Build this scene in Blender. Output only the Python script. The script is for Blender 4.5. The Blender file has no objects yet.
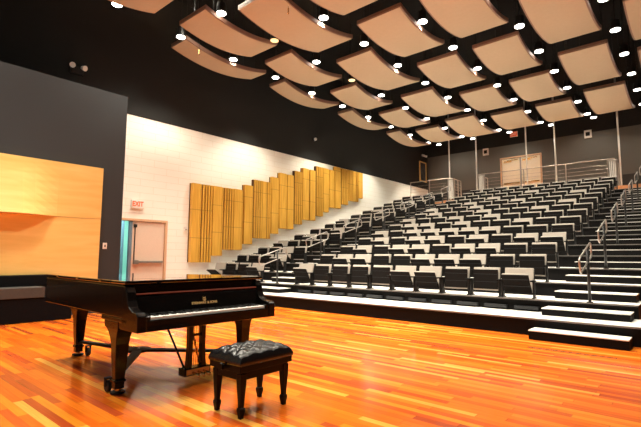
import bpy, bmesh, math, random
from mathutils import Vector, Matrix
random.seed(7)
SC = bpy.context.scene
COL = SC.collection
PI = math.pi

# ------------------------------------------------------------------ materials
def new_mat(name):
    m = bpy.data.materials.new(name); m.use_nodes = True
    return m, m.node_tree, m.node_tree.nodes['Principled BSDF']

def mat(name, col, rough=0.5, metal=0.0, noise=0.0, nscale=30.0, bump=0.0, coat=0.0, emit=None, estr=0.0, spec=0.5):
    m, nt, b = new_mat(name)
    b.inputs['Roughness'].default_value = rough
    b.inputs['Metallic'].default_value = metal
    b.inputs['Coat Weight'].default_value = coat
    b.inputs['Specular IOR Level'].default_value = spec
    c = (*col, 1)
    b.inputs['Base Color'].default_value = c
    if noise or bump:
        tc = nt.nodes.new('ShaderNodeTexCoord'); nz = nt.nodes.new('ShaderNodeTexNoise')
        nz.inputs['Scale'].default_value = nscale; nz.inputs['Detail'].default_value = 4
        nt.links.new(tc.outputs['Object'], nz.inputs['Vector'])
        if noise:
            r = nt.nodes.new('ShaderNodeValToRGB')
            r.color_ramp.elements[0].position = 0.3; r.color_ramp.elements[1].position = 0.7
            r.color_ramp.elements[0].color = (*[x*(1-noise) for x in col], 1)
            r.color_ramp.elements[1].color = (*[min(1, x*(1+noise)) for x in col], 1)
            nt.links.new(nz.outputs['Fac'], r.inputs['Fac']); nt.links.new(r.outputs['Color'], b.inputs['Base Color'])
        if bump:
            bp = nt.nodes.new('ShaderNodeBump'); bp.inputs['Strength'].default_value = bump; bp.inputs['Distance'].default_value = 0.01
            nt.links.new(nz.outputs['Fac'], bp.inputs['Height']); nt.links.new(bp.outputs['Normal'], b.inputs['Normal'])
    if emit:
        b.inputs['Emission Color'].default_value = (*emit, 1); b.inputs['Emission Strength'].default_value = estr
    return m

def math_node(nt, op, a=None, b=None):
    n = nt.nodes.new('ShaderNodeMath'); n.operation = op
    for i, v in enumerate((a, b)):
        if v is None: continue
        if isinstance(v, (int, float)): n.inputs[i].default_value = v
        else: nt.links.new(v, n.inputs[i])
    return n.outputs[0]

def floor_mat():
    m, nt, b = new_mat('strip_wood_floor')
    tc = nt.nodes.new('ShaderNodeTexCoord'); sp = nt.nodes.new('ShaderNodeSeparateXYZ')
    nt.links.new(tc.outputs['Object'], sp.inputs[0])
    W, L = 0.072, 1.05
    row = math_node(nt, 'DIVIDE', sp.outputs['Y'], W)
    rid = math_node(nt, 'FLOOR', row)
    w1 = nt.nodes.new('ShaderNodeTexWhiteNoise'); w1.noise_dimensions = '1D'; nt.links.new(rid, w1.inputs['W'])
    sh = math_node(nt, 'MULTIPLY', w1.outputs['Value'], 13.7)
    u = math_node(nt, 'ADD', math_node(nt, 'DIVIDE', sp.outputs['X'], L), sh)
    cid = math_node(nt, 'FLOOR', u)
    cb = nt.nodes.new('ShaderNodeCombineXYZ'); nt.links.new(rid, cb.inputs[0]); nt.links.new(cid, cb.inputs[1])
    w2 = nt.nodes.new('ShaderNodeTexWhiteNoise'); w2.noise_dimensions = '2D'; nt.links.new(cb.outputs[0], w2.inputs['Vector'])
    rp = nt.nodes.new('ShaderNodeValToRGB'); e = rp.color_ramp.elements; rp.color_ramp.interpolation = 'LINEAR'
    stops = [(0.0, (0.42, 0.06, 0.014)), (0.10, (0.60, 0.09, 0.014)), (0.28, (0.74, 0.13, 0.011)), (0.65, (0.80, 0.18, 0.013)), (0.93, (0.86, 0.255, 0.02)), (1.0, (0.93, 0.44, 0.08))]
    e[0].position = 0; e[0].color = (*stops[0][1], 1); e[1].position = 1; e[1].color = (*stops[-1][1], 1)
    for p_, c_ in stops[1:-1]:
        x = e.new(p_); x.color = (*c_, 1)
    nt.links.new(w2.outputs['Value'], rp.inputs['Fac'])
    # grain
    mp = nt.nodes.new('ShaderNodeMapping'); mp.inputs['Scale'].default_value = (2.5, 60, 1)
    nt.links.new(tc.outputs['Object'], mp.inputs[0])
    nz = nt.nodes.new('ShaderNodeTexNoise'); nz.inputs['Scale'].default_value = 1; nz.inputs['Detail'].default_value = 3
    nt.links.new(mp.outputs[0], nz.inputs['Vector'])
    gr = nt.nodes.new('ShaderNodeMapRange'); gr.inputs['From Min'].default_value = 0.3; gr.inputs['From Max'].default_value = 0.7
    gr.inputs['To Min'].default_value = 0.82; gr.inputs['To Max'].default_value = 1.12
    nt.links.new(nz.outputs['Fac'], gr.inputs[0])
    # seams
    fr = math_node(nt, 'FRACT', row); s1 = math_node(nt, 'LESS_THAN', fr, 0.05)
    fu = math_node(nt, 'FRACT', u); s2 = math_node(nt, 'LESS_THAN', fu, 0.006)
    seam = math_node(nt, 'MAXIMUM', s1, s2)
    dk = math_node(nt, 'SUBTRACT', 1.0, math_node(nt, 'MULTIPLY', seam, 0.35))
    f = math_node(nt, 'MULTIPLY', dk, gr.outputs[0])
    vm = nt.nodes.new('ShaderNodeVectorMath'); vm.operation = 'SCALE'
    nt.links.new(rp.outputs['Color'], vm.inputs[0]); nt.links.new(f, vm.inputs['Scale'])
    nt.links.new(vm.outputs[0], b.inputs['Base Color'])
    b.inputs['Roughness'].default_value = 0.17
    b.inputs['Specular IOR Level'].default_value = 0.5
    return m

def block_mat():
    m, nt, b = new_mat('painted_block_wall')
    tc = nt.nodes.new('ShaderNodeTexCoord'); sp = nt.nodes.new('ShaderNodeSeparateXYZ'); cb = nt.nodes.new('ShaderNodeCombineXYZ')
    nt.links.new(tc.outputs['Object'], sp.inputs[0])
    nt.links.new(sp.outputs['Y'], cb.inputs[0]); nt.links.new(sp.outputs['Z'], cb.inputs[1])
    br = nt.nodes.new('ShaderNodeTexBrick'); nt.links.new(cb.outputs[0], br.inputs['Vector'])
    br.inputs['Scale'].default_value = 1
    br.inputs['Brick Width'].default_value = 0.84; br.inputs['Row Height'].default_value = 0.21
    br.inputs['Mortar Size'].default_value = 0.006; br.inputs['Mortar Smooth'].default_value = 0.3
    br.inputs['Color1'].default_value = (0.93, 0.92, 0.84, 1); br.inputs['Color2'].default_value = (0.91, 0.90, 0.82, 1)
    br.inputs['Mortar'].default_value = (0.80, 0.74, 0.62, 1)
    nt.links.new(br.outputs['Color'], b.inputs['Base Color'])
    bp = nt.nodes.new('ShaderNodeBump'); bp.inputs['Strength'].default_value = 0.4; bp.inputs['Distance'].default_value = 0.006
    iv = math_node(nt, 'SUBTRACT', 1.0, br.outputs['Fac']); nt.links.new(iv, bp.inputs['Height'])
    nt.links.new(bp.outputs['Normal'], b.inputs['Normal'])
    b.inputs['Roughness'].default_value = 0.6
    return m

def wood_mat(name, c1, c2, scale=(1, 1, 12), rough=0.35, joint=0.0):
    m, nt, b = new_mat(name)
    tc = nt.nodes.new('ShaderNodeTexCoord'); mp = nt.nodes.new('ShaderNodeMapping'); mp.inputs['Scale'].default_value = scale
    nt.links.new(tc.outputs['Object'], mp.inputs[0])
    nz = nt.nodes.new('ShaderNodeTexNoise'); nz.inputs['Scale'].default_value = 1; nz.inputs['Detail'].default_value = 6; nz.inputs['Distortion'].default_value = 0.6
    nt.links.new(mp.outputs[0], nz.inputs['Vector'])
    r = nt.nodes.new('ShaderNodeValToRGB'); r.color_ramp.elements[0].position = 0.32; r.color_ramp.elements[1].position = 0.68
    r.color_ramp.elements[0].color = (*c1, 1); r.color_ramp.elements[1].color = (*c2, 1)
    nt.links.new(nz.outputs['Fac'], r.inputs['Fac'])
    out = r.outputs['Color']
    if joint:
        sp = nt.nodes.new('ShaderNodeSeparateXYZ'); nt.links.new(tc.outputs['Object'], sp.inputs[0])
        fr = math_node(nt, 'FRACT', math_node(nt, 'DIVIDE', math_node(nt, 'ADD', sp.outputs['Z'], 0.14), joint))
        k = math_node(nt, 'SUBTRACT', 1.0, math_node(nt, 'MULTIPLY', math_node(nt, 'LESS_THAN', fr, 0.02), 0.4))
        vm = nt.nodes.new('ShaderNodeVectorMath'); vm.operation = 'SCALE'
        nt.links.new(out, vm.inputs[0]); nt.links.new(k, vm.inputs['Scale']); out = vm.outputs[0]
    nt.links.new(out, b.inputs['Base Color'])
    b.inputs['Roughness'].default_value = rough
    return m

M = {}
M['floor'] = floor_mat()
M['block'] = block_mat()
M['maple'] = wood_mat('maple_veneer', (0.82, 0.54, 0.16), (0.92, 0.64, 0.23), (1, 0.8, 7), 0.35)
M['oak'] = wood_mat('ochre_acoustic_wood', (0.60, 0.315, 0.035), (0.80, 0.45, 0.07), (6, 14, 0.8), 0.45, joint=0.93)
M['oak_dark_shade'] = mat('dark_backing_and_gap_shade', (0.07, 0.03, 0.008), 0.7, noise=0.2, nscale=8)  # panel backing, also the shade colour between fins
M['charcoal'] = mat('charcoal_paint', (0.026, 0.031, 0.036), 0.75, noise=0.06, nscale=60, bump=0.1)
M['blackwall'] = mat('black_wall_paint', (0.009, 0.0095, 0.009), 0.85, noise=0.1, nscale=40)
M['ceil'] = mat('black_ceiling_paint', (0.003, 0.003, 0.003), 0.9, noise=0.1, nscale=20)
M['graywall'] = mat('grey_wall_paint', (0.115, 0.112, 0.10), 0.75, noise=0.04, nscale=50, bump=0.1)
M['wainscot'] = mat('dark_lower_wall', (0.03, 0.028, 0.026), 0.7, noise=0.1)
M['panel'] = mat('beige_ceiling_panel', (0.50, 0.375, 0.25), 0.6, noise=0.02, nscale=12)
M['panel_edge'] = mat('brown_panel_edge', (0.24, 0.14, 0.10), 0.5, noise=0.05)
M['piano'] = mat('black_piano_lacquer', (0.005, 0.004, 0.0035), 0.2, coat=0.1, noise=0.25, nscale=90, spec=0.2)
M['lid'] = mat('polished_black_lid', (0.006, 0.005, 0.005), 0.05, coat=1.0, noise=0.1)
M['ebony'] = mat('ebony_key', (0.01, 0.01, 0.01), 0.3, noise=0.1)
M['ivory'] = mat('white_key_plastic', (0.9, 0.88, 0.84), 0.3, noise=0.02)
M['brass'] = mat('brass', (0.75, 0.50, 0.2), 0.25, metal=1, noise=0.05)
M['gold'] = mat('gold_lettering', (0.85, 0.55, 0.22), 0.4, metal=0.4, noise=0.05)
M['felt'] = mat('red_brown_felt', (0.24, 0.06, 0.035), 0.9, noise=0.1, nscale=200)
M['leather'] = mat('black_leather', (0.008, 0.008, 0.009), 0.27, noise=0.15, nscale=80, bump=0.05, spec=0.35)
M['bench'] = mat('black_bench_wood', (0.005, 0.0035, 0.003), 0.42, noise=0.2, nscale=40, spec=0.12)
M['castiron'] = mat('black_iron', (0.006, 0.006, 0.006), 0.6, noise=0.1, spec=0.2)
M['rubber'] = mat('black_rubber', (0.012, 0.012, 0.012), 0.5, noise=0.1)
M['shell'] = mat('black_seat_shell', (0.007, 0.006, 0.0055), 0.8, noise=0.15, nscale=80, spec=0.10)
M['fabric'] = mat('light_grey_seat_fabric', (0.40, 0.365, 0.32), 0.9, noise=0.08, nscale=150, bump=0.3)
M['frame'] = mat('black_seat_frame', (0.006, 0.006, 0.006), 0.45, noise=0.1, spec=0.25)
M['tread'] = mat('pale_grey_tread', (0.80, 0.77, 0.73), 0.45, noise=0.06, nscale=60, bump=0.2)
M['riser'] = mat('black_riser_board', (0.005, 0.0045, 0.0045), 0.7, noise=0.2, nscale=30, spec=0.12)
M['nose'] = mat('aluminium_nosing', (0.20, 0.19, 0.18), 0.4, metal=0.6, noise=0.05)
M['steel'] = mat('brushed_steel', (0.40, 0.37, 0.34), 0.35, metal=0.9, noise=0.05)
M['polemetal'] = mat('pale_pole_metal', (0.85, 0.83, 0.79), 0.45, metal=0.2, noise=0.03)
M['railsteel'] = mat('satin_rail_steel', (0.42, 0.36, 0.30), 0.4, metal=0.6, noise=0.05)
M['blackmetal'] = mat('black_powder_coat', (0.015, 0.015, 0.015), 0.4, metal=0.3, noise=0.1)
M['cream'] = mat('cream_door_paint', (0.92, 0.82, 0.64), 0.45, noise=0.03)
M['doorpink'] = mat('beige_door_paint', (0.76, 0.62, 0.50), 0.4, noise=0.03)
M['doorframe'] = mat('beige_frame_paint', (0.68, 0.44, 0.27), 0.45, noise=0.03)
M['blueframe'] = mat('slate_blue_frame', (0.16, 0.24, 0.32), 0.4, noise=0.05)
M['teal'] = mat('pale_teal_wall', (0.42, 0.75, 0.66), 0.6, noise=0.03)
M['white'] = mat('white_plastic', (0.85, 0.83, 0.79), 0.4, noise=0.02)
M['red'] = mat('exit_red', (0.85, 0.10, 0.03), 0.5, emit=(1, 0.12, 0.03), estr=0.6, noise=0.02)
M['redpanel'] = mat('exit_red_panel', (0.75, 0.10, 0.04), 0.5, emit=(1, 0.13, 0.05), estr=0.35, noise=0.02)
M['lens'] = mat('lit_lamp_lens', (1, 1, 1), 0.4, emit=(1.0, 0.93, 0.82), estr=14, noise=0.01)
M['dimlens'] = mat('dim_lamp_lens', (1, 0.8, 0.5), 0.4, emit=(1.0, 0.62, 0.30), estr=1.2, noise=0.01)
M['ledge'] = mat('grey_ledge', (0.05, 0.05, 0.047), 0.6, noise=0.1)
M['stagebase'] = mat('black_stage_base', (0.004, 0.004, 0.005), 0.7, noise=0.2, spec=0.1)
M['rearfloor'] = mat('brown_walkway_wood', (0.42, 0.17, 0.07), 0.4, noise=0.15, nscale=10)
M['picture'] = mat('dark_print', (0.04, 0.045, 0.05), 0.3, noise=0.8, nscale=3)
M['glassblack'] = mat('dark_lens', (0.02, 0.02, 0.02), 0.1, noise=0.05)
M['greyfix'] = mat('grey_duct', (0.014, 0.016, 0.02), 0.6, noise=0.1)

# ------------------------------------------------------------------ mesh builder
class MB:
    def __init__(self): self.bm = bmesh.new()
    def box(self, a, b, mtx=None):
        x0, y0, z0 = a; x1, y1, z1 = b
        vs = [self.bm.verts.new(v) for v in ((x0,y0,z0),(x1,y0,z0),(x1,y1,z0),(x0,y1,z0),(x0,y0,z1),(x1,y0,z1),(x1,y1,z1),(x0,y1,z1))]
        if mtx is not None:
            for v in vs: v.co = mtx @ v.co
        for f in ((0,3,2,1),(4,5,6,7),(0,1,5,4),(1,2,6,5),(2,3,7,6),(3,0,4,7)): self.bm.faces.new([vs[i] for i in f])
        return self
    def loft(self, rings, cap=True, closed=True):
        rs = [[self.bm.verts.new(p) for p in r] for r in rings]
        n = len(rs[0])
        for a, b in zip(rs[:-1], rs[1:]):
            for i in range(n if closed else n-1):
                j = (i+1) % n
                self.bm.faces.new((a[i], a[j], b[j], b[i]))
        if cap:
            self.bm.faces.new(list(reversed(rs[0]))); self.bm.faces.new(rs[-1])
        return self
    def prism(self, poly, axis, a, b):
        # poly: 2D points; axis 'x','y','z' is the extrusion axis
        def P(u, v, w): return {'x': (w,u,v), 'y': (u,w,v), 'z': (u,v,w)}[axis]
        return self.loft([[P(u,v,a) for u,v in poly], [P(u,v,b) for u,v in poly]])
    def tube(self, pts, r, n=8, cap=True):
        pts = [Vector(p) for p in pts]; rings = []
        rr = r if isinstance(r, (list, tuple)) else [r]*len(pts)
        up = None
        for i, p in enumerate(pts):
            t = (pts[min(i+1, len(pts)-1)] - pts[max(i-1, 0)]).normalized()
            if up is None:
                up = Vector((0,0,1)) if abs(t.z) < .9 else Vector((1,0,0))
            s = t.cross(up).normalized(); u2 = s.cross(t).normalized(); up = u2
            rings.append([tuple(p + s*math.cos(2*PI*k/n)*rr[i] + u2*math.sin(2*PI*k/n)*rr[i]) for k in range(n)])
        return self.loft(rings, cap)
    def cyl(self, c, r, h, axis='z', n=20, r2=None):
        d = {'x': Vector((1,0,0)), 'y': Vector((0,1,0)), 'z': Vector((0,0,1))}[axis]
        c = Vector(c)
        return self.tube([c, c+d*h], [r, r if r2 is None else r2], n)
    def lathe(self, c, prof, n=20):
        c = Vector(c)
        return self.loft([[tuple(c+Vector((r*math.cos(2*PI*k/n), r*math.sin(2*PI*k/n), z))) for k in range(n)] for r, z in prof])
    def sphere(self, c, r, n=12, s=(1,1,1)):
        prof = [(max(1e-4, r*math.sin(PI*i/n)), -r*math.cos(PI*i/n)) for i in range(n+1)]
        c = Vector(c)
        return self.loft([[(c.x+q*math.cos(2*PI*k/16)*s[0], c.y+q*math.sin(2*PI*k/16)*s[1], c.z+z*s[2]) for k in range(16)] for q, z in prof])
    def mesh(self, name):
        bmesh.ops.recalc_face_normals(self.bm, faces=self.bm.faces)
        me = bpy.data.meshes.new(name); self.bm.to_mesh(me); self.bm.free(); return me
    def build(self, name, m, parent=None, bevel=0.0, smooth=False, seg=2):
        me = self.mesh(name); me.materials.append(m)
        o = bpy.data.objects.new(name, me); COL.objects.link(o)
        if parent: o.parent = parent
        if bevel:
            b = o.modifiers.new('Bevel', 'BEVEL'); b.width = bevel; b.segments = seg; b.limit_method = 'ANGLE'
        if smooth:
            for p in me.polygons: p.use_smooth = True
        return o

def tag(o, label=None, cat=None, group=None, kind=None):
    if label: o['label'] = label
    if cat: o['category'] = cat
    if group: o['group'] = group
    if kind: o['kind'] = kind
    return o
def thing(name, label, cat, loc=(0,0,0), rz=0, group=None):
    o = bpy.data.objects.new(name, None); COL.objects.link(o); o.empty_display_size = .1
    o.location = loc; o.rotation_euler = (0,0,rz)
    return tag(o, label, cat, group)
def struct(name, mb, m, **k):
    o = mb.build(name, m, **k); o['kind'] = 'structure'; return o
KIDS = {}
def kids(o):
    if o.name not in KIDS: KIDS[o.name] = [c for c in bpy.data.objects if c.parent == o]
    return KIDS[o.name]
def dup(root, loc, label=None, group=None):
    def cp(o, parent):
        c = o.copy(); COL.objects.link(c)
        if parent: c.parent = parent
        for k in kids(o): cp(k, c)
        return c
    r = cp(root, None); r.location = loc
    if label: r['label'] = label
    if group: r['group'] = group
    return r
def text_mesh(s, size, depth, name, m, parent, mtx, bold=0.0):
    cu = bpy.data.curves.new('t', 'FONT'); cu.body = s; cu.size = size; cu.extrude = depth; cu.offset = bold
    cu.align_x = 'CENTER'; cu.align_y = 'CENTER'
    o = bpy.data.objects.new('t', cu); COL.objects.link(o)
    dg = bpy.context.evaluated_depsgraph_get(); dg.update()
    me = bpy.data.meshes.new_from_object(o.evaluated_get(dg))
    bpy.data.objects.remove(o); bpy.data.curves.remove(cu)
    me.transform(mtx); me.materials.clear(); me.materials.append(m); me.name = name
    q = bpy.data.objects.new(name, me); COL.objects.link(q); q.parent = parent
    return q

# ------------------------------------------------------------------ dimensions of the hall
XW, YB, ZCEIL = -12.6, 24.85, 9.7
WTOP = 5.46
WALK_Y, WALK_Z = 22.0, 4.32
RUN, RISE = 0.951, 0.2735
Y1, Z1 = 8.75, 0.50           # nose of the first seated platform
Y0, Z0 = 7.74, 0.279
NROW = 14
XR_EDGE = -0.80               # right end of the stair flight
def nose(k): return (Y0, Z0) if k == 0 else (Y1+RUN*(k-1), Z1+RISE*(k-1))

# ------------------------------------------------------------------ setting
struct('floor', MB().box((XW-.2, -3.5, -.1), (4.99, YB-.01, 0)), M['floor'])
struct('ceiling', MB().box((XW-.2, -3.5, ZCEIL), (5, YB+.2, ZCEIL+.15)), M['ceil'])
DY0, DY1, DZ = 4.95, 7.16, 2.29      # stage door opening in the left wall
wl = MB()
wl.box((XW-.2, -3.5, 0), (XW, DY0, WTOP)); wl.box((XW-.2, DY0, DZ), (XW, DY1, WTOP)); wl.box((XW-.2, DY1, 0), (XW, YB, WTOP))
struct('wall_left', wl, M['block'])
struct('wall_left_upper', MB().box((XW-.2, -3.5, WTOP), (XW+.012, YB, ZCEIL)), M['blackwall'])
RD0, RD1, RDZ = -8.08, -6.10, 6.74   # rear door opening
BX1 = 4.98
wb = MB()
wb.box((XW, YB, 0), (RD0, YB+.2, 7.5)); wb.box((RD1, YB, 0), (BX1, YB+.2, 7.5)); wb.box((RD0, YB, RDZ), (RD1, YB+.2, 7.5)); wb.box((RD0, YB, 0), (RD1, YB+.2, WALK_Z))
struct('wall_rear', wb, M['graywall'])
struct('wall_rear_upper', MB().box((XW, YB-.012, 7.5), (BX1, YB+.2, ZCEIL)), M['blackwall'])
wt = MB(); wt.box((XW, YB-.03, WALK_Z), (RD0-.08, YB, 5.22)); wt.box((RD1+.08, YB-.03, WALK_Z), (BX1, YB, 5.22))
struct('trim_rear', wt, M['wainscot'])
struct('wall_right', MB().box((5, -3.5, 0), (5.2, YB+.2, ZCEIL)), M['blackwall'])
# charcoal proscenium block on the left
struct('wall_stage', MB().box((XW, -3.5, 0), (-10.2, 4.69, 5.065)), M['charcoal'])
# corridor behind the stage door
co = MB()
co.box((XW-2.0, DY0-.6, -.1), (XW-.2, DY1+.6, 0)); co.box((XW-2.05, DY0-.6, 0), (XW-2.0, DY1+.6, 2.7)); co.box((XW-2.0, DY0-.65, 0), (XW-.2, DY0-.6, 2.7))
co.box((XW-2.0, DY1+.6, 0), (XW-.2, DY1+.65, 2.7)); co.box((XW-2.0, DY0-.6, 2.7), (XW-.2, DY1+.6, 2.75))
struct('wall_corridor', co, M['teal'])

# ---- stage door (right leaf closed, left leaf swung into the corridor)
fr = MB(); t = .075
fr.box((XW-.2, DY1-t+.07, 0), (XW+.03, DY1+.07, DZ+.07)); fr.box((XW-.2, DY0-.07, DZ), (XW+.03, DY1, DZ+.07)); fr.box((XW-.2, DY0-.07, 0), (XW+.03, DY0, DZ))
struct('door_1', fr, M['doorframe'], bevel=.006)
d1 = bpy.data.objects['door_1']
MB().box((XW-.06, 6.13, .01), (XW-.015, DY1-.012, DZ-.01)).build('door_leaf', M['doorpink'], d1, .004)
MB().box((XW-.95, 5.02, .01), (XW-.90, 5.90, DZ-.02)).build('door_leaf', M['blueframe'], d1, .004)['label'] = 'open slate blue leaf'
pb = MB(); pb.box((XW-.015, 6.18, 1.05), (XW+.055, DY1-.06, 1.11)); pb.box((XW-.015, 6.18, 1.02), (XW+.07, 6.32, 1.14)); pb.build('panic_bar', M['steel'], d1, .006)
MB().box((XW-.1, 6.04, .01), (XW+.0, 6.12, DZ-.01)).build('door_mullion', M['blueframe'], d1, .004)
cl = MB(); cl.box((XW-.015, 6.16, 2.10), (XW+.05, 6.24, 2.19)); cl.box((XW-.01, 6.19, 1.14), (XW+.012, 6.215, 2.10)); cl.build('latch_rod', M['blackmetal'], d1)
# glazed corridor screen seen through the opening
sc_ = MB()
for y in (4.75, 5.25, 5.62, 6.0, 6.5): sc_.box((XW-1.55, y, 0), (XW-1.48, y+.07, 2.7))
struct('trim_1', sc_, M['blueframe'])

# ---- rear double door
fr = MB()
fr.box((RD0-.08, YB-.04, WALK_Z), (RD0, YB+.1, RDZ+.08)); fr.box((RD1, YB-.04, WALK_Z), (RD1+.08, YB+.1, RDZ+.08)); fr.box((RD0, YB-.04, RDZ), (RD1, YB+.1, RDZ+.08))
d2 = struct('door_2', fr, M['doorframe'], bevel=.005)
mid = (RD0+RD1)/2
for a, b in ((RD0+.01, mid-.01), (mid+.01, RD1-.01)):
    MB().box((a, YB+.03, WALK_Z+.01), (b, YB+.08, RDZ-.01)).build('door_leaf', M['cream'], d2, .004)
    q = MB(); q.box((a+.08, YB-.02, WALK_Z+1.0), (b-.06, YB+.03, WALK_Z+1.07)); q.build('panic_bar', M['brass'], d2)
    q = MB(); q.box((a+.1, YB-.03, RDZ-.2), (a+.5, YB+.03, RDZ-.12)); q.box((a+.3, YB-.03, RDZ-.12), (a+.85, YB, RDZ-.09)); q.build('door_closer', M['brass'], d2)
MB().box((mid-.035, YB-.03, WALK_Z), (mid+.035, YB+.03, RDZ)).build('door_mullion', M['steel'], d2)

# ------------------------------------------------------------------ stage wall: maple reflector panels, ledge, base
t_ = thing('wood_wall_panel', 'large maple veneer panel on charcoal wall, upper part bulging out over the lower', 'wall panel', (-10.2, 2.0, .87))
lo = MB(); lo.box((0, -5, 0), (.06, 2.19, 1.20)); lo.build('lower_panel', M['maple'], t_, .004)
up = MB()
# upper board: flush along its top edge, swelling forward towards its lower left
rows = []
for j in range(9):
    v = j/8; z = 2.36-1.155*v; rw = []
    for i in range(33):
        y = -5+7.19*i/32
        k = min(1, max(0, (1.35-y)/.75)); k = k*k*(3-2*k)
        rw.append((.063+.26*k*(v**1.4), y, z))
    rows.append(rw)
bm = up.bm
gf = [[bm.verts.new(p) for p in r_] for r_ in rows]; gb = [[bm.verts.new((0, p[1], p[2])) for p in r_] for r_ in rows]
for j in range(8):
    for i in range(32):
        bm.faces.new((gf[j][i], gf[j][i+1], gf[j+1][i+1], gf[j+1][i])); bm.faces.new((gb[j][i], gb[j+1][i], gb[j+1][i+1], gb[j][i+1]))
for i in range(32):
    bm.faces.new((gf[0][i], gb[0][i], gb[0][i+1], gf[0][i+1])); bm.faces.new((gf[8][i], gf[8][i+1], gb[8][i+1], gb[8][i]))
for j in range(8):
    for i in (0, 32): bm.faces.new((gf[j][i], gf[j+1][i], gb[j+1][i], gb[j][i]))
up.build('upper_panel', M['maple'], t_)

b_ = MB(); b_.box((-10.19, -3.4, 0), (-9.6, 3.5, .455)); b_.box((-10.19, -3.4, .655), (-10.0, 3.5, .865))
o = b_.build('stage_base', M['stagebase'], None, .01); tag(o, 'black storage base along the foot of the maple panel', 'stage base')
o = MB().box((-10.19, -3.4, .457), (-9.58, 3.0, .653)).build('ledge_board', M['ledge'], None, .008); tag(o, 'grey ledge board lying on the black base under the maple panel', 'ledge')
o = thing('wall_switch', 'white wall switch on the charcoal wall right of the maple panel', 'switch', (-10.2, 4.33, 1.48))
MB().box((0, -.045, -.07), (.014, .045, .07)).build('cover_plate', M['white'], o, .003)
MB().box((.014, -.012, -.025), (.026, .012, .025)).build('toggle', M['glassblack'], o)

# ------------------------------------------------------------------ wall devices
def exit_sign(loc, label, panel, letters, facing):
    o = thing('exit_sign', label, 'exit sign', loc)
    if facing == 'x':
        MB().box((0, -.19, -.125), (.07, .19, .125)).build('housing', M['white'], o, .008)
        if panel: MB().box((.07, -.165, -.1), (.073, .165, .1)).build('face_panel', panel, o)
        R = Matrix.Translation((.075, 0, 0)) @ Matrix(((0,0,1,0),(1,0,0,0),(0,1,0,0),(0,0,0,1)))
    else:
        MB().box((-.2, -.07, -.14), (.2, 0, .14)).build('housing', M['white'], o, .008)
        if panel: MB().box((-.185, -.074, -.125), (.185, -.07, .125)).build('face_panel', panel, o)
        R = Matrix.Translation((0, -.077, 0)) @ Matrix.Rotation(PI/2, 4, 'X')
    text_mesh('EXIT', .2, .002, 'lettering', letters, o, R @ Matrix.Scale(.82, 4, (1,0,0)), .006)
    return o
exit_sign((XW, 6.215, 2.79), 'small white EXIT sign with red letters above the stage door', None, M['red'], 'x')
exit_sign((-7.36, YB-.012, 8.05), 'red EXIT sign high on the black wall above the rear double door', M['redpanel'], M['white'], 'y')
o = thing('wall_box', 'small beige control box on white wall left of the ochre slats', 'control box', (XW, 7.86, 2.14))
MB().box((0, -.05, -.07), (.05, .05, .07)).build('housing', M['white'], o, .006)
MB().cyl((.05, 0, -.02), .018, .02, 'x').build('knob', M['brass'], o)
for x, lab in ((-8.93, 'square white wall speaker on the grey rear wall left of the double door'), (-3.85, 'square white wall speaker on the grey rear wall at far right')):
    o = thing('wall_speaker', lab, 'speaker', (x, YB, 7.3 if x < -5 else 7.42))
    MB().box((-.16, -.09, -.2), (.16, 0, .2)).build('housing', M['white'], o, .01)
    MB().box((-.09, -.1, -.1), (.09, -.09, .09)).build('grille', M['glassblack'], o)
o = thing('emergency_light', 'twin-head emergency lamp on the black wall above the charcoal block', 'emergency light', (XW+.012, 4.33, 6.28))
MB().box((0, -.16, -.1), (.1, .16, .1)).build('battery_box', M['blackmetal'], o, .01)
for s in (-1, 1): MB().tube([(.1, s*.12, .1), (.2, s*.16, .06)], [.05, .075], 12).build('lamp_head', M['white'], o)
o = thing('wall_camera', 'small dome camera on the black upper left wall', 'camera', (XW+.012, 14.1, 6.42))
MB().cyl((0,0,0), .09, .06, 'x').build('mount', M['blackmetal'], o); MB().sphere((.09,0,0), .07, 8).build('dome', M['white'], o, smooth=True)
o = thing('framed_picture', 'tall framed dark picture on the black left wall near the rear corner', 'picture', (XW+.012, 24.15, 6.5))
f = MB()
for a, b in (((0,-.42,-.62),(.05,-.35,.62)), ((0,.35,-.62),(.05,.42,.62)), ((0,-.35,.55),(.05,.35,.62)), ((0,-.35,-.62),(.05,.35,-.55))): f.box(a, b)
f.build('picture_frame', M['maple'], o); MB().box((0,-.35,-.55),(.02,.35,.55)).build('print', M['picture'], o)
o = thing('wall_spotlight', 'small black spotlight pair on the left wall above the framed picture', 'spotlight', (XW+.012, 24.1, 7.5))
MB().box((0,-.2,-.04),(.08,.2,.04)).build('mount', M['blackmetal'], o)
for s in (-1,1): MB().tube([(.1,s*.15,.0),(.24,s*.17,-.06)], [.06,.07], 12).build('lamp_head', M['white'], o)

# ------------------------------------------------------------------ ochre slatted wall segments
SEG = [(7.98,8.38,'w',3.66,1.06),(8.38,8.80,'f',3.66,1.06),(8.80,9.27,'w',3.66,1.28),(9.27,9.69,'f',3.66,1.49),(9.69,10.14,'w',3.67,1.49),
       (10.16,10.61,'w',3.88,1.71),(10.61,11.47,'m',4.13,1.94),(11.50,11.93,'w',4.36,2.15),(11.93,12.77,'w2',4.59,2.37),(12.79,13.26,'f',4.80,2.59),
       (13.27,14.12,'w2',5.00,2.81),(14.13,14.60,'f',5.21,3.03),(14.60,15.03,'w',5.21,3.25),(15.03,15.42,'w',5.20,3.49),(15.44,15.91,'w',5.40,3.49),(15.91,16.42,'f',5.40,3.71),(16.42,17.25,'m',5.41,3.94),(17.25,17.67,'w',5.41,4.15)]
ORD = ['leftmost','second','third','fourth','fifth','sixth','seventh','eighth','ninth','tenth','eleventh','twelfth','thirteenth','fourteenth','fifteenth','sixteenth','seventeenth','rightmost']
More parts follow.
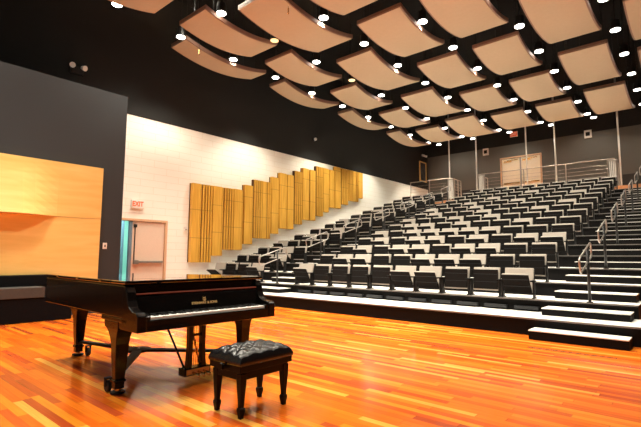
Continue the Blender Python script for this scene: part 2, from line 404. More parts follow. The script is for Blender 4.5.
for i, (a, b, ty, zt, zb) in enumerate(SEG):
    desc = {'w':'flat ochre wood board section','w2':'pair of flat ochre wood boards','f':'section of narrow ochre wood fins','m':'section mixing ochre fins and boards'}[ty]
    o = thing('slatted_wall_panel', f'{desc}, {ORD[i]} of the stepped row on the white wall', 'wall panel', (XW, (a+b)/2, zb), 0, 'stepped ochre slat panels on the white wall')
    w = b-a; h = zt-zb
    MB().box((0,-w/2,0),(.03,w/2,h)).build('backing', M['oak_dark_shade'], o)
    s = MB(); dkb = MB()
    def fins(y0, y1, n):
        p = (y1-y0)/n
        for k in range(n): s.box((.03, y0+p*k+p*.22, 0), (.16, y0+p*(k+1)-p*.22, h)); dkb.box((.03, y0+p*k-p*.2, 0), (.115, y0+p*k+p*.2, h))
    def board(y0, y1, d): s.box((.03, y0+.015, 0), (d, y1-.015, h))
    if ty == 'w': board(-w/2, w/2*.62, .16); s.box((.03, w/2*.72, 0), (.12, w/2-.01, h))
    elif ty == 'w2': board(-w/2, -w/2+w*.42, .16); s.box((.03,-w/2+w*.46,0),(.11,-w/2+w*.53,h)); board(-w/2+w*.56, w/2, .13)
    elif ty == 'f': fins(-w/2, w/2, 4)
    else: fins(-w/2, -w/2+w*.5, 4); board(-w/2+w*.5, -w/2+w*.78, .14); fins(-w/2+w*.78, w/2, 2)
    s.build('slats', M['oak'], o, .004)
    if ty in 'fm': dkb.build('gap_shade_strips', M['oak_dark_shade'], o)  # dark strips stand in for the shade in the gaps between fins

# ------------------------------------------------------------------ riser platforms
UP = ['floor-level walkway', 'first', 'second', 'third', 'fourth', 'fifth', 'sixth', 'seventh', 'eighth', 'ninth', 'tenth', 'eleventh', 'twelfth', 'thirteenth', 'fourteenth']
for k in range(NROW+1):
    y, z = nose(k); y2 = nose(k+1)[0]
    if k == NROW: y2 = WALK_Y
    x1 = 2.2 if k == 0 else XR_EDGE
    lab = 'black fronted lowest platform with bright walkway before the front seats' if k == 0 else f'black riser platform with pale tread carrying the {UP[k]} row of seats from the front'
    o = thing('riser_platform', lab, 'platform', (0, y, 0), 0, 'telescopic riser platforms')
    zl = 0 if k == 0 else nose(k-1)[1]-.05
    if k == 0: zl = 0.0
    MB().box((XW+.16, .03, zl), (x1, .09, z-.05)).build('fascia', M['riser'], o)
    MB().box((XW+.16, .0, z-.05), (x1, y2-y+.024, z-.012)).build('deck', M['riser'], o)
    MB().box((XW+.16, .03, z-.012), (x1, y2-y+.024, z)).build('tread', M['tread'], o)
    MB().box((XW+.16, -.004, z-.022), (x1, .03, z+.001)).build('nosing', M['nose'], o)
    if k: MB().box((x1-.04, .09, zl), (x1, y2-y, z-.05)).build('end_panel', M['riser'], o)
    if k == 1:
        q = MB()
        for i in range(11):
            x = -8.3+.56*i; q.box((x, -.05, Z0+.03), (x+.42, .03, Z0+.09))
        q.build('brace_bars', M['greyfix'], o)
# rear walkway
o = thing('rear_walkway', 'brown wooden walkway behind the last row of seats', 'walkway', (0, WALK_Y, 0))
MB().box((XW+.16, .03, WALK_Z-.03), (BX1, YB-WALK_Y-.04, WALK_Z)).build('deck', M['rearfloor'], o)
MB().box((XW+.16, .03, 0), (BX1, .06, WALK_Z-.03)).build('fascia', M['rearfloor'], o)

# intermediate aisle steps
def step_block(x0, x1, y, z, zb, depth, lab, grp):
    o = thing('aisle_step', lab, 'step', ((x0+x1)/2, y, zb), 0, grp)
    w = (x1-x0)/2; h = z-zb
    MB().box((-w, .006, .003), (w, depth-.004, h-.014)).build('step_body', M['riser'], o)
    MB().box((-w, 0, h-.014), (w, depth-.004, h)).build('tread', M['tread'], o)
    return o
for side, (x0, x1) in (('right', (-2.12, -.86)), ('left', (-9.93, -8.62))):
    for k in range(-1, NROW):
        if k == -1:
            y, z, zb = Y0-.37, .142, 0; dep = .37
            if side == 'left': continue
            x0_, x1_ = -2.09, -.80
            lab = 'loose looking pale-topped step on the wood floor before the right aisle'
        else:
            ny, nz = nose(k+1); y = ny-.47; z = (nose(k)[1]+nz)/2; zb = nose(k)[1]; dep = .47; x0_, x1_ = x0, x1
            if k == 0: z = .40
            lab = f'pale-topped half step of the {side} aisle leading up to the {UP[k+1]} seat row'
        step_block(x0_, x1_, y, z, zb, dep-.005, lab, f'half steps in the {side} aisle')

# ------------------------------------------------------------------ seats
def make_seat(opening):
    o = thing('auditorium_seat', 'x', 'seat')
    # backrest: black shell behind, light cushion in front
    def slab(m, d0, d1, z0, z1, w, nm, bev):
        prof = []
        N = 5
        def yb(z): return .10 + .10*((z-.10)/.48)**1.3 if z > .1 else .10
        front = [(yb(z0+(z1-z0)*i/N)+d0, z0+(z1-z0)*i/N) for i in range(N+1)]
        back = [(yb(z0+(z1-z0)*i/N)+d1, z0+(z1-z0)*i/N) for i in range(N, -1, -1)]
        return MB().prism(front+back, 'x', -w, w).build(nm, m, o, bev)
    slab(M['shell'], .035, .06, .10, .545, .272, 'back_shell', .008)
    slab(M['fabric'], -.01, .035, .11, .562, .262, 'back_cushion', .012)
    R = Matrix.Translation((0, .115, .135 - (.015 if opening > .2 else 0))) @ Matrix.Rotation(opening, 4, 'X')
    MB().box((-.247, -.044, 0), (.247, -.018, .385), R).build('seat_shell', M['shell'], o, .01)
    c = MB(); c.box((-.24, -.018, .01), (.24, .02, .389), R); c.build('seat_cushion', M['fabric'], o, .014)
    q = MB()
    for z in (.14, .29): q.box((-.246, -.047, z), (.246, -.043, z+.006), R)
    q.build('shell_groove', M['greyfix'], o)
    for s in (-1, 1):
        f = MB(); f.box((s*.281-.014, .04, 0), (s*.281+.014, .14, .31)); f.box((s*.281-.018, .0, 0), (s*.281+.018, .2, .02))
        st = f.build('side_frame', M['frame'], o, .004)
        MB().box((s*.281-.022, -.08, .31), (s*.281+.022, .17, .34)).build('armrest', M['shell'], o, .008)
    MB().cyl((-.27, .115, .135), .015, .54, 'x', 8).build('hinge_rod', M['frame'], o)
    return o
closed = make_seat(math.radians(-5))
halfo = make_seat(math.radians(31))
low = make_seat(math.radians(55))
PAT = {1: 'LDDDDLLDDL', 2: 'DLLDDLLLDD', 3: 'DLDLLDLLDD', 4: 'DLDLLDLDLL', 5: 'LDLLLLLDDD', 6: 'DLLDLDDLDD', 7: 'LDDLDLDDDD', 8: 'DLDDLDDLDD', 9: 'LDDLDDDDLD', 10: 'DDLDDLDDDD', 11: 'DDDLDDDDLD', 12: 'DDDDDLDDDD', 13: 'DDDDDDDDDD', 14: 'DDDDDDDDDD'}
PATL = ['HDDL', 'DDDL', 'DDHD', 'LDDD', 'DLDD', 'DDLD', 'DDDD', 'LDDD', 'DDDD', 'DLDD', 'DDDD', 'DDLD', 'DDDD', 'DDDD']
first = {'D': closed, 'L': halfo, 'H': low}
used = set()
COLW = ['leftmost', 'second from left', 'third from left', 'fourth from left', 'fifth from left', 'fifth from right', 'fourth from right', 'third from right', 'second from right', 'rightmost']
COLL = ['against white wall', 'second from white wall', 'third from white wall', 'beside left aisle']
ST = {'D': 'black seat folded shut', 'L': 'half-open light grey seat', 'H': 'wide open light grey seat'}
for r in range(1, NROW+1):
    y, z = nose(r)
    rown = 'front row' if r == 1 else ('last row' if r == NROW else f'{UP[r]} row up')
    for blk, n, x0 in (('central', 10, -2.66-.62*9), ('left', 4, -12.10)):
        pat = PAT[r] if blk == 'central' else PATL[r-1]
        for i in range(n):
            s = pat[i]
            lab = f'{ST[s]}, {COLW[i]}, {rown}, central block' if blk == 'central' else f'{ST[s]}, {COLL[i]}, {rown}, left block'
            loc = (x0+.62*i, y+.02, z+.001); grp = f'auditorium seats of the {blk} block'
            if s not in used:
                used.add(s); o = first[s]; o.location = loc; o['label'] = lab; o['group'] = grp
            else: dup(first[s], loc, lab, grp)

# ------------------------------------------------------------------ aisle loop rails
def loop_pts(y0, z0, y1, z1, dz, r=.07):
    a, b, c, d = (y0, z0), (y1, z1), (y1+.06, z1-dz), (y0+.06, z0-dz)
    P = [a, b, c, d]; out = []
    for i in range(4):
        p0, p1, p2 = Vector(P[i-1]), Vector(P[i]), Vector(P[(i+1) % 4])
        u = (p0-p1).normalized()*r; v = (p2-p1).normalized()*r
        for t in (0, .33, .66, 1): out.append(tuple((p1+u)*(1-t)**2 + p1*2*t*(1-t) + (p1+v)*t*t))
    return out
def make_rail():
    o = thing('aisle_handrail', 'x', 'handrail')
    pts = [(0, y, z) for y, z in loop_pts(-.70, .74, .34, 1.04, .24)]
    pts.append(pts[0]); pts.append(pts[1])
    MB().tube(pts, .015, 8, False).build('rail_loop', M['steel'], o, smooth=True)
    MB().tube([(0, .02, 0), (0, .02, .93)], .024, 10).build('post', M['blackmetal'], o, smooth=True)
    MB().cyl((0, .02, 0), .05, .015).build('base_plate', M['blackmetal'], o)
    return o
rail = make_rail(); fr_ = True
for side, x in (('right', -1.47), ('left', -9.2)):
    for j, k in enumerate(range(1, NROW, 2)):
        y, z = nose(k)
        lab = f'steel loop handrail on black post in the {side} aisle at the {UP[k]} seat row'
        if fr_: rail.location = (x, y, z); rail['label'] = lab; rail['group'] = f'loop handrails in the {side} aisle'; fr_ = False
        else: dup(rail, (x, y, z), lab, f'loop handrails in the {side} aisle')

# ------------------------------------------------------------------ rear guard railings
def guard(label, runs, posts, zt=1.2, cables=6, loc=(0,0,0)):
    o = thing('guard_railing', label, 'railing', loc)
    q = MB()
    for (a, b) in runs: q.tube([(a[0], a[1], zt), (b[0], b[1], zt)], .02, 8)
    q.build('top_rail', M['railsteel'], o, smooth=True)
    q = MB()
    for (a, b) in runs:
        for i in range(cables): z = .12+i*(zt-.2)/cables; q.tube([(a[0], a[1], z), (b[0], b[1], z)], .0055, 6)
    q.build('cables', M['railsteel'], o)
    for x, y in posts: MB().tube([(x, y, 0), (x, y, zt)], .022, 8).build('post', M['railsteel'], o)
    return o
ZW = WALK_Z; YR = 22.12
guard('short steel cable railing behind the left seats near the white wall', [((-2.45,0),(0,0)), ((0,0),(0,1.3))], [(-2.42,0),(-1.25,0),(0,0),(0,.45),(0,.9),(0,1.3)], loc=(-9.87, YR, ZW))
guard('long steel cable railing behind the central seats before the double door', [((0,0),(5.85,0)), ((0,0),(0,1.3)), ((5.85,0),(5.85,1.3))], [(0,0),(2.2,0),(4.0,0),(5.85,0),(0,.45),(0,.9),(0,1.3),(5.85,.45),(5.85,.9),(5.85,1.3)], loc=(-8.38, YR, ZW))
guard('dark steel guard railing along the right edge of the aisle stairs', [((0,0),(0,1.2))], [(0,0),(0,1.2)], loc=(-.2, YR, ZW))
def gate(x, y, lab):
    o = thing('railing_gate', lab, 'gate', (x, y, ZW))
    f = MB()
    for a in (0, .32): f.tube([(a,0,0),(a,0,1.15)], .035, 8)
    f.tube([(0,0,1.12),(.32,0,1.12)], .03, 8); f.tube([(0,0,.1),(.32,0,.1)], .03, 8); f.build('gate_frame', M['steel'], o)
    q = MB()
    for i in range(1, 5): q.box((.064*i-.02, -.012, .1), (.064*i+.02, .012, 1.1))
    q.build('gate_slats', M['white'], o)
gate(-10.0, YR-.06, 'narrow pale steel gate at the top of the left aisle, left side')
gate(-8.38, YR-.06, 'narrow pale steel gate at the top of the left aisle, right side')
gate(-2.75, YR-.06, 'narrow pale steel gate at the top of the right aisle')

# tall slender poles rising from the rear railing to the panels
for i, x in enumerate((-9.97, -8.49, -6.05, -4.79, -2.33)):
    o = thing('support_pole', ['tall thin steel pole, leftmost, at the end of the short rear railing','tall thin steel pole at the right side of the left aisle top','tall thin steel pole standing in front of the rear double door','tall thin steel pole right of the rear double door','tall thin steel pole, rightmost, at the top of the right aisle'][i], 'pole', (x, YR+.08, ZW), 0, 'tall poles along the rear railing')
    MB().tube([(0,0,0),(0,0,ZCEIL-ZW)], .034, 8).build('pole', M['polemetal'], o, smooth=True)
    MB().cyl((0,0,0), .07, .02).build('base_plate', M['steel'], o)

# ------------------------------------------------------------------ ceiling panels
U = 6.3; ZC = 1.25+U; 
CX = {'A': (-1.865,-1.74), 'B': (-1.65,-1.46), 'C': (-1.36,-1.15), 'D': (-1.06,-.85), 'E': (-.765,-.56), 'F': (-.47,-.268), 'G': (-.165,.035)}
SH = [(.45,.85),(.97,1.365),(1.47,1.86),(2.005,2.395),(2.54,2.93),(3.065,3.49)]
LG = [(.42,.91),(1.055,1.55),(1.695,2.19),(2.34,2.84),(2.975,3.51)]
def cloud(w, l, label):
    o = thing('ceiling_panel', label, 'ceiling panel', (0,0,0), 0, 'curved acoustic panels under the ceiling')
    sag = .072*l; N = 14; th = .05
    def zc(t): return -sag*(1-(2*t-1)**2)
    lo_ = [(-l/2+l*i/N, zc(i/N)) for i in range(N+1)]
    hi = [(y, z+th) for y, z in reversed(lo_)]
    MB().prism(lo_+hi, 'x', -w/2+.02, w/2-.02).build('panel_face', M['panel'], o, 0)
    e = MB()
    lo2 = [(y, z+.012) for y, z in lo_]; hi2 = [(y, z+.125) for y, z in reversed(lo_)]
    for s in (-1, 1): e.prism(lo2+hi2, 'x', s*w/2-.021, s*w/2+.021)
    for yy in (-l/2, l/2-.03): e.box((-w/2, yy, .005), (w/2, yy+.03, .125))
    e.build('edge_frame', M['panel_edge'], o)
    for sx in (-1, 1):
        for sy in (-1, 1):
            y = sy*l*.36; MB().tube([(sx*w*.38, y, zc(.5+sy*.36)+.05), (sx*w*.38, y, ZCEIL-ZC)], .006, 5).build('hanger_rod', M['blackmetal'], o)
    return o
cache = {}
colname = {'A':'narrow column along the left wall','B':'second column from the left wall','C':'third column from the left wall','D':'middle column','E':'fifth column from the left wall','F':'sixth column from the left wall','G':'rightmost column'}
rn = ['nearest','second','third','fourth','fifth','farthest']
for c in 'ABCDEFG':
    rows = LG if c in 'ACF' else SH
    for i, (a, b) in enumerate(rows):
        if c == 'A' and i == 0: continue
        nm = rn[-1] if i == len(rows)-1 else rn[i]
        lab = f'curved beige panel hanging from the ceiling, {nm} in the {colname[c]}'
        w = (CX[c][1]-CX[c][0])*U; l = (b-a)*U; key = (round(w,2), round(l,1))
        loc = ((CX[c][0]+CX[c][1])/2*U, (a+b)/2*U, ZC)
        if key not in cache:
            cache[key] = cloud(w, l, lab); cache[key].location = loc
        else: dup(cache[key], loc, lab)

# ------------------------------------------------------------------ downlights
def downlight(dim):
    o = thing('ceiling_downlight', 'x', 'ceiling light', (0,0,0), 0, 'round downlights between the ceiling panels')
    h = MB(); h.tube([(0,0,.02),(0,0,.28)], [.135,.11], 20, True); h.build('housing', M['blackmetal'], o)
    MB().cyl((0,0,0), .118, .018).build('lamp_lens', M['dimlens'] if dim else M['lens'], o)
    MB().tube([(0,0,.28),(0,0,ZCEIL-ZC)], .012, 6).build('hanger_rod', M['blackmetal'], o)
    return o
lit = downlight(False); dimm = downlight(True); lf = df = True
LX = [-1.742, -1.437, -1.137, -.834, -.532, -.221]
LY = [1.03, 1.33, 1.625, 1.93, 2.235, 2.535, 2.838, 3.137, 3.452]
lightpos = []
cn = ['leftmost line', 'second line from the left', 'third line from the left', 'fourth line from the left', 'second line from the right', 'rightmost line']
on = ['nearest','second','third','fourth','fifth','sixth','seventh','eighth','ninth','farthest']
allp = []
for ci, x in enumerate(LX):
    for ri, y in enumerate(LY): allp.append((ci, ri, x, y))
    allp.append((ci, 9, x+.045 if ci < 4 else x+.018, 3.57))
for ci, ri, x, y in allp:
    lab = f'round downlight among the ceiling panels, {cn[ci]}, {on[ri]} lamp'
    dim = (ci == 1 and ri in (1, 3))
    loc = (x*U, y*U, ZC)
    if dim:
        lab = f'dim amber downlight among the ceiling panels, {cn[ci]}, {on[ri]} lamp'
        if df: dimm.location = loc; dimm['label'] = lab; df = False
        else: dup(dimm, loc, lab)
        continue
    if lf: lit.location = loc; lit['label'] = lab; lf = False
    else: dup(lit, loc, lab)
    lightpos.append(loc)
lit_near = dup(lit, (-1.704*U, .721*U, ZC), 'round downlight alone on the black ceiling at the upper left, nearest lamp of all')
lightpos.append((-1.704*U, .721*U, ZC))

# hanging microphones
for x, y, lab in ((-7.33, 7.23, 'thin black hanging microphone in front of a ceiling panel near the top of the view'), (-10.9, 7.06, 'thin black hanging microphone near the left wall panels')):
    o = thing('hanging_microphone', lab, 'microphone', (x, y, 7.25))
    MB().tube([(0,0,.12),(0,0,ZCEIL-7.25)], .006, 5).build('cable', M['blackmetal'], o)
    MB().tube([(0,0,-.03),(0,0,.12)], [.016,.02], 8).build('capsule', M['brass'], o)

# ------------------------------------------------------------------ grand piano (keyboard faces +X, bass side at low Y)
PX, PY0, PYW, PL = -3.62, 1.84, 1.55, 2.50
pn = thing('grand_piano', 'black concert grand piano with closed lid on the wood floor', 'piano', (PX, PY0, 0), math.radians(-1.3))
def outline(ins=0.0, front=0.27, back_ext=0.0):
    # points (x,y) local, x negative going back, y 0 = bass side
    W, L = PYW, PL
    pts = [(-front, 0), (-L+.10, 0), (-L+.03, .02), (-L, .10), (-L-.02, .30), (-L+.0, .48), (-L+.08, .62), (-L+.24, .74), (-L+.48, .86), (-L+.74, .98), (-L+.98, 1.10), (-1.22, 1.23), (-1.02, 1.36), (-.85, 1.46), (-.70, 1.52), (-.55, W), (-front, W)]
    if ins:
        cx = sum(p[0] for p in pts)/len(pts); cy = sum(p[1] for p in pts)/len(pts)
        pts = [(cx+(x-cx)*(1-ins), cy+(y-cy)*(1-ins)) for x, y in pts]
    return pts
# case rim
MB().prism(outline(0, .30), 'z', .70, .985).build('case', M['piano'], pn, .006)
# arms (cheeks) with a scrolled front
arm = [(-.31, .60), (0, .60), (0, .74), (-.03, .765), (-.11, .775), (-.17, .80), (-.205, .86), (-.225, .93), (-.26, .985), (-.31, .985)]
MB().prism(arm, 'y', 0, .085).build('arm', M['piano'], pn, .008)
MB().prism(arm, 'y', PYW-.085, PYW).build('arm', M['piano'], pn, .008)
for a, b in ((.085, .125), (PYW-.125, PYW-.085)):
    MB().box((-.2, a, .68), (-.012, b, .735)).build('key_block', M['piano'], pn, .006)
# keybed and key slip
kb = MB(); kb.box((-.60, .005, .60), (-.03, PYW-.005, .66)); kb.box((-1.2, .25, .63), (-.58, PYW-.3, .70)); kb.build('keybed', M['piano'], pn, .006)
MB().box((-.03, .085, .60), (-.004, PYW-.085, .700)).build('key_slip', M['piano'], pn, .008)
# fallboard, curved
fb = [(-.165, .735), (-.185, .735), (-.20, .80), (-.215, .86), (-.225, .885), (-.245, .905), (-.27, .905), (-.27, .72), (-.165, .72)]
fall = MB().prism(fb, 'y', .087, PYW-.087).build('fallboard', M['piano'], pn, .003)
MB().box((-.30, .087, .905), (-.222, PYW-.087, .915)).build('felt_strip', M['felt'], pn)
MB().box((-.30, .087, .915), (-.275, PYW-.087, .985)).build('stretcher', M['piano'], pn)
ang = math.atan2(.125, .04)
Rm = Matrix.Translation((-.1925, PYW/2, .80)) @ Matrix.Rotation(-(PI/2-ang), 4, 'Y') @ Matrix(((0,0,1,0),(1,0,0,0),(0,1,0,0),(0,0,0,1)))
text_mesh('STEINWAY & SONS', .034, .0015, 'maker_lettering', M['gold'], fall, Matrix.Translation((.004,0,-.008)) @ Rm, .0006)
# lyre emblem
ly = MB()
def E(y, z): return Rm @ Vector((y*.8, z*.8+.006, .004))
for s in (-1, 1):
    ly.tube([E(s*.006, .010), E(s*.017, .016), E(s*.020, .028), E(s*.012, .040), E(s*.017, .052)], .0028, 6)
ly.tube([E(-.014, .045), E(.014, .045)], .0025, 6); ly.tube([E(-.012, .008), E(.012, .008)], .003, 6)
for s in (-.005, 0, .005): ly.tube([E(s, .012), E(s, .045)], .0012, 5)
ly.build('lyre_emblem', M['gold'], fall)
# keys
KW = (PYW-.25)/52
wk = MB().box((-.172, -KW/2+.0007, .69), (-.028, KW/2-.0007, .722)).build('white_key', M['ivory'], pn, .0015)
wk.location = (0, .125+KW/2, 0)
for i in range(1, 52):
    c = wk.copy(); COL.objects.link(c); c.location = (0, .125+KW*(i+.5), 0)
bkx = None
names = 'ABCDEFG'
for i in range(51):
    if names[i % 7] in 'ACDFG':
        if bkx is None:
            bkx = MB().box((-.172, -.006, .722), (-.078, .006, .735)).build('black_key', M['ebony'], pn, .002); c = bkx
        else:
            c = bkx.copy(); COL.objects.link(c)
        c.location = (0, .125+KW*(i+1), 0)
# lid
MB().prism([(x*1.0, y) for x, y in [(-.55,-.015)]+[(x-(.0 if x > -1 else .012), (-.015 if y == 0 else y+.012)) for x, y in outline(0,.55)[1:-1]]+[(-.55,PYW+.012)]], 'z', 1.0, 1.03).build('lid', M['lid'], pn, .006)
MB().box((-.545, -.015, 1.0), (-.235, PYW+.012, 1.03)).build('front_lid_flap', M['lid'], pn, .008)
MB().prism(outline(0.012, .30), 'z', .985, 1.0).build('lid_bumper', M['piano'], pn)
for x in (-.75, -1.35, -1.95): MB().box((x-.05, -.019, 1.005), (x, -.013, 1.03)).build('lid_hinge', M['brass'], pn)
# legs
def leg(x, y, side, zb=.05):
    q = MB()
    # scrolled bracket at the top, tapering square leg
    prof = [(.66, .17, .075), (.63, .165, .075), (.60, .155, .075), (.59, .125, .075), (.56, .09, .072), (.51, .068, .066), (.45, .056, .062), (.25, .046, .052), (.135, .038, .043), (.13, .048, .054), (.11, .048, .054), (.105, .038, .043), (zb, .038, .043)]
    rings = [[(x-a*(1.15 if z > .5 else 1), y-b, z), (x+min(a, .11), y-b, z), (x+min(a, .11), y+b, z), (x-a*(1.15 if z > .5 else 1), y+b, z)] for z, a, b in prof]
    q.loft(rings)
    l_ = q.build('leg', M['piano'], pn, .006)
    return l_
legs = [(-.48, .075), (-.46, PYW-.075), (-PL+.10, .40)]
lo_objs = [leg(x, y, 0) for x, y in legs]
MB().box((-.75, .0, .655), (-.2, .23, .70)).build('leg_plate', M['piano'], pn, .01)
MB().box((-.75, PYW-.23, .655), (-.2, PYW, .70)).build('leg_plate', M['piano'], pn, .01)
MB().box((-PL+.05, .15, .655), (-PL+.45, .6, .70)).build('leg_plate', M['piano'], pn, .01)
# wheels, ferrules
for (x, y), l_ in zip(legs, lo_objs):
    MB().cyl((x, y, .03), .028, .03).build('ferrule', M['brass'], l_)
# pedal lyre
lx, lyc = -.37, PYW/2+.03
for s in (-1, 1):
    q = MB(); ps = [(.62, .075, .030), (.55, .072, .026), (.35, .072, .022), (.2, .078, .024), (.12, .085, .028)]
    q.loft([[(lx-.03, lyc+s*o_-w_, z), (lx+.03, lyc+s*o_-w_, z), (lx+.03, lyc+s*o_+w_, z), (lx-.03, lyc+s*o_+w_, z)] for z, o_, w_ in ps]); q.build('lyre_post', M['piano'], pn, .004)
q = MB(); q.box((lx-.07, lyc-.15, .06), (lx+.05, lyc+.15, .135)); q.build('pedal_box', M['piano'], pn, .006)
MB().box((lx-.06, lyc-.14, .585), (lx+.06, lyc+.14, .63)).build('lyre_top_plate', M['piano'], pn, .006)
MB().box((lx+.05, lyc-.13, .075), (lx+.056, lyc+.13, .125)).build('pedal_plate', M['gold'], pn)
for s in (-1, 0, 1):
    MB().tube([(lx+.04, lyc+s*.062, .095), (lx+.11, lyc+s*.062, .09), (lx+.17, lyc+s*.062, .078)], [.009,.012,.018], 8).build('pedal', M['brass'], pn, smooth=True)
    MB().tube([(lx, lyc+s*.022, .14), (lx, lyc+s*.022, .6)], .004, 6).build('pedal_rod', M['brass'], pn)
for s in (-1, 1): MB().tube([(lx-.06, lyc+s*.09, .12), (lx-.42, lyc+s*.16, .63)], .011, 8).build('lyre_brace', M['piano'], pn)
MB().box((lx-.012, lyc-.07, .44), (lx+.012, lyc+.07, .465)).build('lyre_crossbar', M['piano'], pn)

# piano truck with three arms and casters
tk = thing('piano_truck', 'black three-armed wheeled truck under the piano legs', 'piano truck', (-4.98, 2.56, 0))
cx, cy = 0, 0
MB().lathe((0,0,.155), [(.10,0),(.135,.008),(.135,.035),(.06,.045),(.02,.045)], 24).build('hub_plate', M['castiron'], tk)
q = MB()
for s in (-.06, .06): q.cyl((s, -.03, .2), .012, .01)
q.build('hub_bolts', M['steel'], tk)
for (x, y) in legs:
    e = Vector((PX+4.98, PY0-2.56, 0)) + Matrix.Rotation(math.radians(-1.3), 3, 'Z') @ Vector((x, y, 0)); d = e.normalized(); s = d.cross(Vector((0,0,1)))
    a_ = d*.10; b_ = e-d*.06
    q = MB()
    rings = []
    for p_, w_, h_ in ((a_, .05, .03), (b_, .03, .03)):
        rings.append([tuple(p_+s*w_+Vector((0,0,.16))), tuple(p_-s*w_+Vector((0,0,.16))), tuple(p_-s*w_+Vector((0,0,.16+h_))), tuple(p_+s*w_+Vector((0,0,.16+h_)))])
    q.loft(rings); ar = q.build('truck_arm', M['castiron'], tk, .004)
    MB().lathe((e.x, e.y, .006), [(.05,0),(.065,.004),(.065,.02),(.05,.024)], 16).build('leg_cup', M['castiron'], tk)
    w = e + s*(.1 if y > 1 else -.1) - Vector((0,0,0))
    w = e + Vector((-.14, -.03, 0)) if y < .2 else (e + Vector((.10, .08, 0)) if y < 1 else e + Vector((-.12, .05, 0)))
    MB().cyl((w.x, w.y-.018, .052), .051, .036, 'y', 20).build('wheel', M['rubber'], tk, .006)
    f = MB(); f.box((w.x-.02, w.y-.03, .05), (w.x+.02, w.y-.022, .125)); f.box((w.x-.02, w.y+.022, .05), (w.x+.02, w.y+.03, .125)); f.box((w.x-.025, w.y-.03, .118), (w.x+.025, w.y+.03, .13)); f.build('wheel_fork', M['castiron'], tk)

# ------------------------------------------------------------------ artist bench
bn = thing('piano_bench', 'black tufted leather adjustable bench in front of the piano', 'bench', (-2.925, 2.505, 0))
hx, hy = .205, .285
# tufted cushion
q = MB(); bm = q.bm
NX, NY = 49, 69
btn = []
for r_ in range(2):
    for c_ in range(4): btn.append((-.5+1.0*r_ if 0 else (-.42+.84*r_), -.72+.48*c_))
for c_ in range(3): btn.append((0, -.48+.48*c_))
def top(u, v):
    e = (1-abs(u)**4)*(1-abs(v)**5)
    z = .455 + .062*max(0, e)**.40
    x, y = u*hx, v*hy
    d = 9
    for bu, bv in btn:
        dd = math.hypot(x-bu*hx*.72, y-bv*hy); d = min(d, dd)
    X, Y = x/(.302*hx), y/(.24*hy)
    z += -.012 + .019*(abs(math.sin(PI*(X+Y)/2))*abs(math.sin(PI*(X-Y)/2)))**.5*max(0, e)**.5
    z -= .012*math.exp(-(d/.016)**2)
    return z
g = [[bm.verts.new((u*hx, v*hy, top(u, v))) for v in [ -1+2*j/(NY-1) for j in range(NY)]] for u in [-1+2*i/(NX-1) for i in range(NX)]]
for i in range(NX-1):
    for j in range(NY-1): bm.faces.new((g[i][j], g[i+1][j], g[i+1][j+1], g[i][j+1]))
ring = [g[i][0] for i in range(NX)] + [g[NX-1][j] for j in range(1, NY)] + [g[i][NY-1] for i in range(NX-2, -1, -1)] + [g[0][j] for j in range(NY-2, 0, -1)]
prev = ring
for dz_, sc2 in ((.03, 1.02), (.05, 1.005)):
    nr = [bm.verts.new((v.co.x*sc2, v.co.y*sc2, .455-dz_)) for v in ring]
    for i in range(len(ring)):
        j = (i+1) % len(ring); bm.faces.new((prev[i], prev[j], nr[j], nr[i]))
    prev = nr
bm.faces.new(prev)
cush = q.build('cushion', M['leather'], bn, smooth=True)
for bu, bv in btn:
    MB().sphere((bu*hx*.72, bv*hy, top(bu*.72, bv)+.002), .008, 6, (1,1,.5)).build('tuft_button', M['leather'], cush, smooth=True)
MB().box((-hx+.004, -hy+.004, .355), (hx-.004, hy-.004, .408)).build('seat_box', M['bench'], bn, .004)
MB().box((-hx+.03, -hy+.03, .29), (hx-.03, hy-.03, .356)).build('apron', M['bench'], bn, .004)
for sx in (-1, 1):
    for sy in (-1, 1):
        x, y = sx*(hx-.052), sy*(hy-.055)
        pr = [(.34, .03), (.26, .028), (.12, .019), (.085, .017), (.08, .024), (.06, .025), (.02, .018), (0, .017)]
        MB().loft([[(x-w, y-w, z), (x+w, y-w, z), (x+w, y+w, z), (x-w, y+w, z)] for z, w in pr]).build('leg', M['bench'], bn, .003)
for s in (-1, 1):
    y = s*(hy-.004)
    kn = MB().tube([(.0, y, .385), (.0, y+s*.02, .385), (.0, y+s*.022, .385), (.0, y+s*.045, .385)], [.01,.01,.028,.026], 16).build('height_knob', M['bench'], bn)

# ------------------------------------------------------------------ lights
WARM = (1.0, 0.92, 0.76)
for i, (x, y, z) in enumerate(lightpos):
    back = 0 if x < -9.5 else max(0, min(1, (y-9)/10))
    L = bpy.data.lights.new('downlight_beam', 'SPOT'); L.energy = 600*(1-.42*back)*(1.7 if x < -9.5 and y > 9 else 1); L.color = WARM
    L.spot_size = math.radians(95); L.spot_blend = .6; L.shadow_soft_size = .1
    o = bpy.data.objects.new('downlight_beam', L); COL.objects.link(o); o.location = (x, y, z-.03)
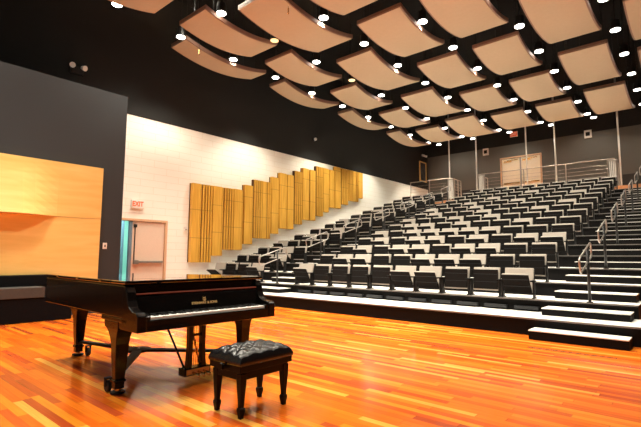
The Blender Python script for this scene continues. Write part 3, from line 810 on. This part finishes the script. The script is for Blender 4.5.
# stage lamps added out of view to brighten the floor, piano and left wall
for x, y, e in ((-1.2, 1.5, 700), (-4.9, 2.7, 1900), (-7.8, 3.4, 1350), (-2.5, 5.5, 1000), (-9.4, 6.5, 2600), (-7.6, .2, 2100)):
    L = bpy.data.lights.new('added_stage_light', 'SPOT'); L.energy = e; L.color = WARM; L.spot_size = math.radians(110); L.spot_blend = .8; L.shadow_soft_size = .25
    o = bpy.data.objects.new('added_stage_light', L); COL.objects.link(o); o.location = (x, y, 8.8)
for x in (-10.5, -7.1, -3.6, -.6):  # added fill to brighten the rear wall and door, no fixture modelled
    L = bpy.data.lights.new('rear_wall_fill', 'SPOT'); L.energy = 95; L.color = WARM; L.spot_size = math.radians(120); L.spot_blend = .8; L.shadow_soft_size = .15
    o = bpy.data.objects.new('rear_wall_fill', L); COL.objects.link(o); o.location = (x, 23.2, 7.8); o.rotation_euler = (math.radians(25), 0, 0)
# corridor lamp
L = bpy.data.lights.new('corridor_lamp', 'AREA'); L.energy = 60; L.size = 1; L.color = (.75, 1, .95)
o = bpy.data.objects.new('corridor_lamp', L); COL.objects.link(o); o.location = (XW-1.1, 6.0, 2.65)
w = bpy.data.worlds.new('World'); SC.world = w; w.use_nodes = True
bg = w.node_tree.nodes['Background']; bg.inputs['Color'].default_value = (1.0, .88, .70, 1); bg.inputs['Strength'].default_value = .35

# ------------------------------------------------------------------ camera
f_px, yaw, pitch, roll = 437.5743, 0.71240, 0.099526, 0.005104
cam = bpy.data.cameras.new('Camera'); co_ = bpy.data.objects.new('Camera', cam); COL.objects.link(co_)
cam.sensor_fit = 'HORIZONTAL'; cam.sensor_width = 36; cam.lens = f_px/641*36; cam.clip_end = 200; cam.clip_start = .05
fw = Vector((-math.sin(yaw)*math.cos(pitch), math.cos(yaw)*math.cos(pitch), math.sin(pitch)))
r = Vector((math.cos(yaw), math.sin(yaw), 0)); u = r.cross(fw)
r2 = r*math.cos(roll)+u*math.sin(roll); u2 = -r*math.sin(roll)+u*math.cos(roll)
mt = Matrix(((r2.x, u2.x, -fw.x, 0), (r2.y, u2.y, -fw.y, 0), (r2.z, u2.z, -fw.z, 1.25), (0,0,0,1)))
co_.matrix_world = mt
SC.camera = co_
SC.view_settings.view_transform = 'Standard'; SC.view_settings.look = 'None'; SC.view_settings.gamma = 1
SC.view_settings.use_curve_mapping = False; SC.view_settings.exposure = 0.0
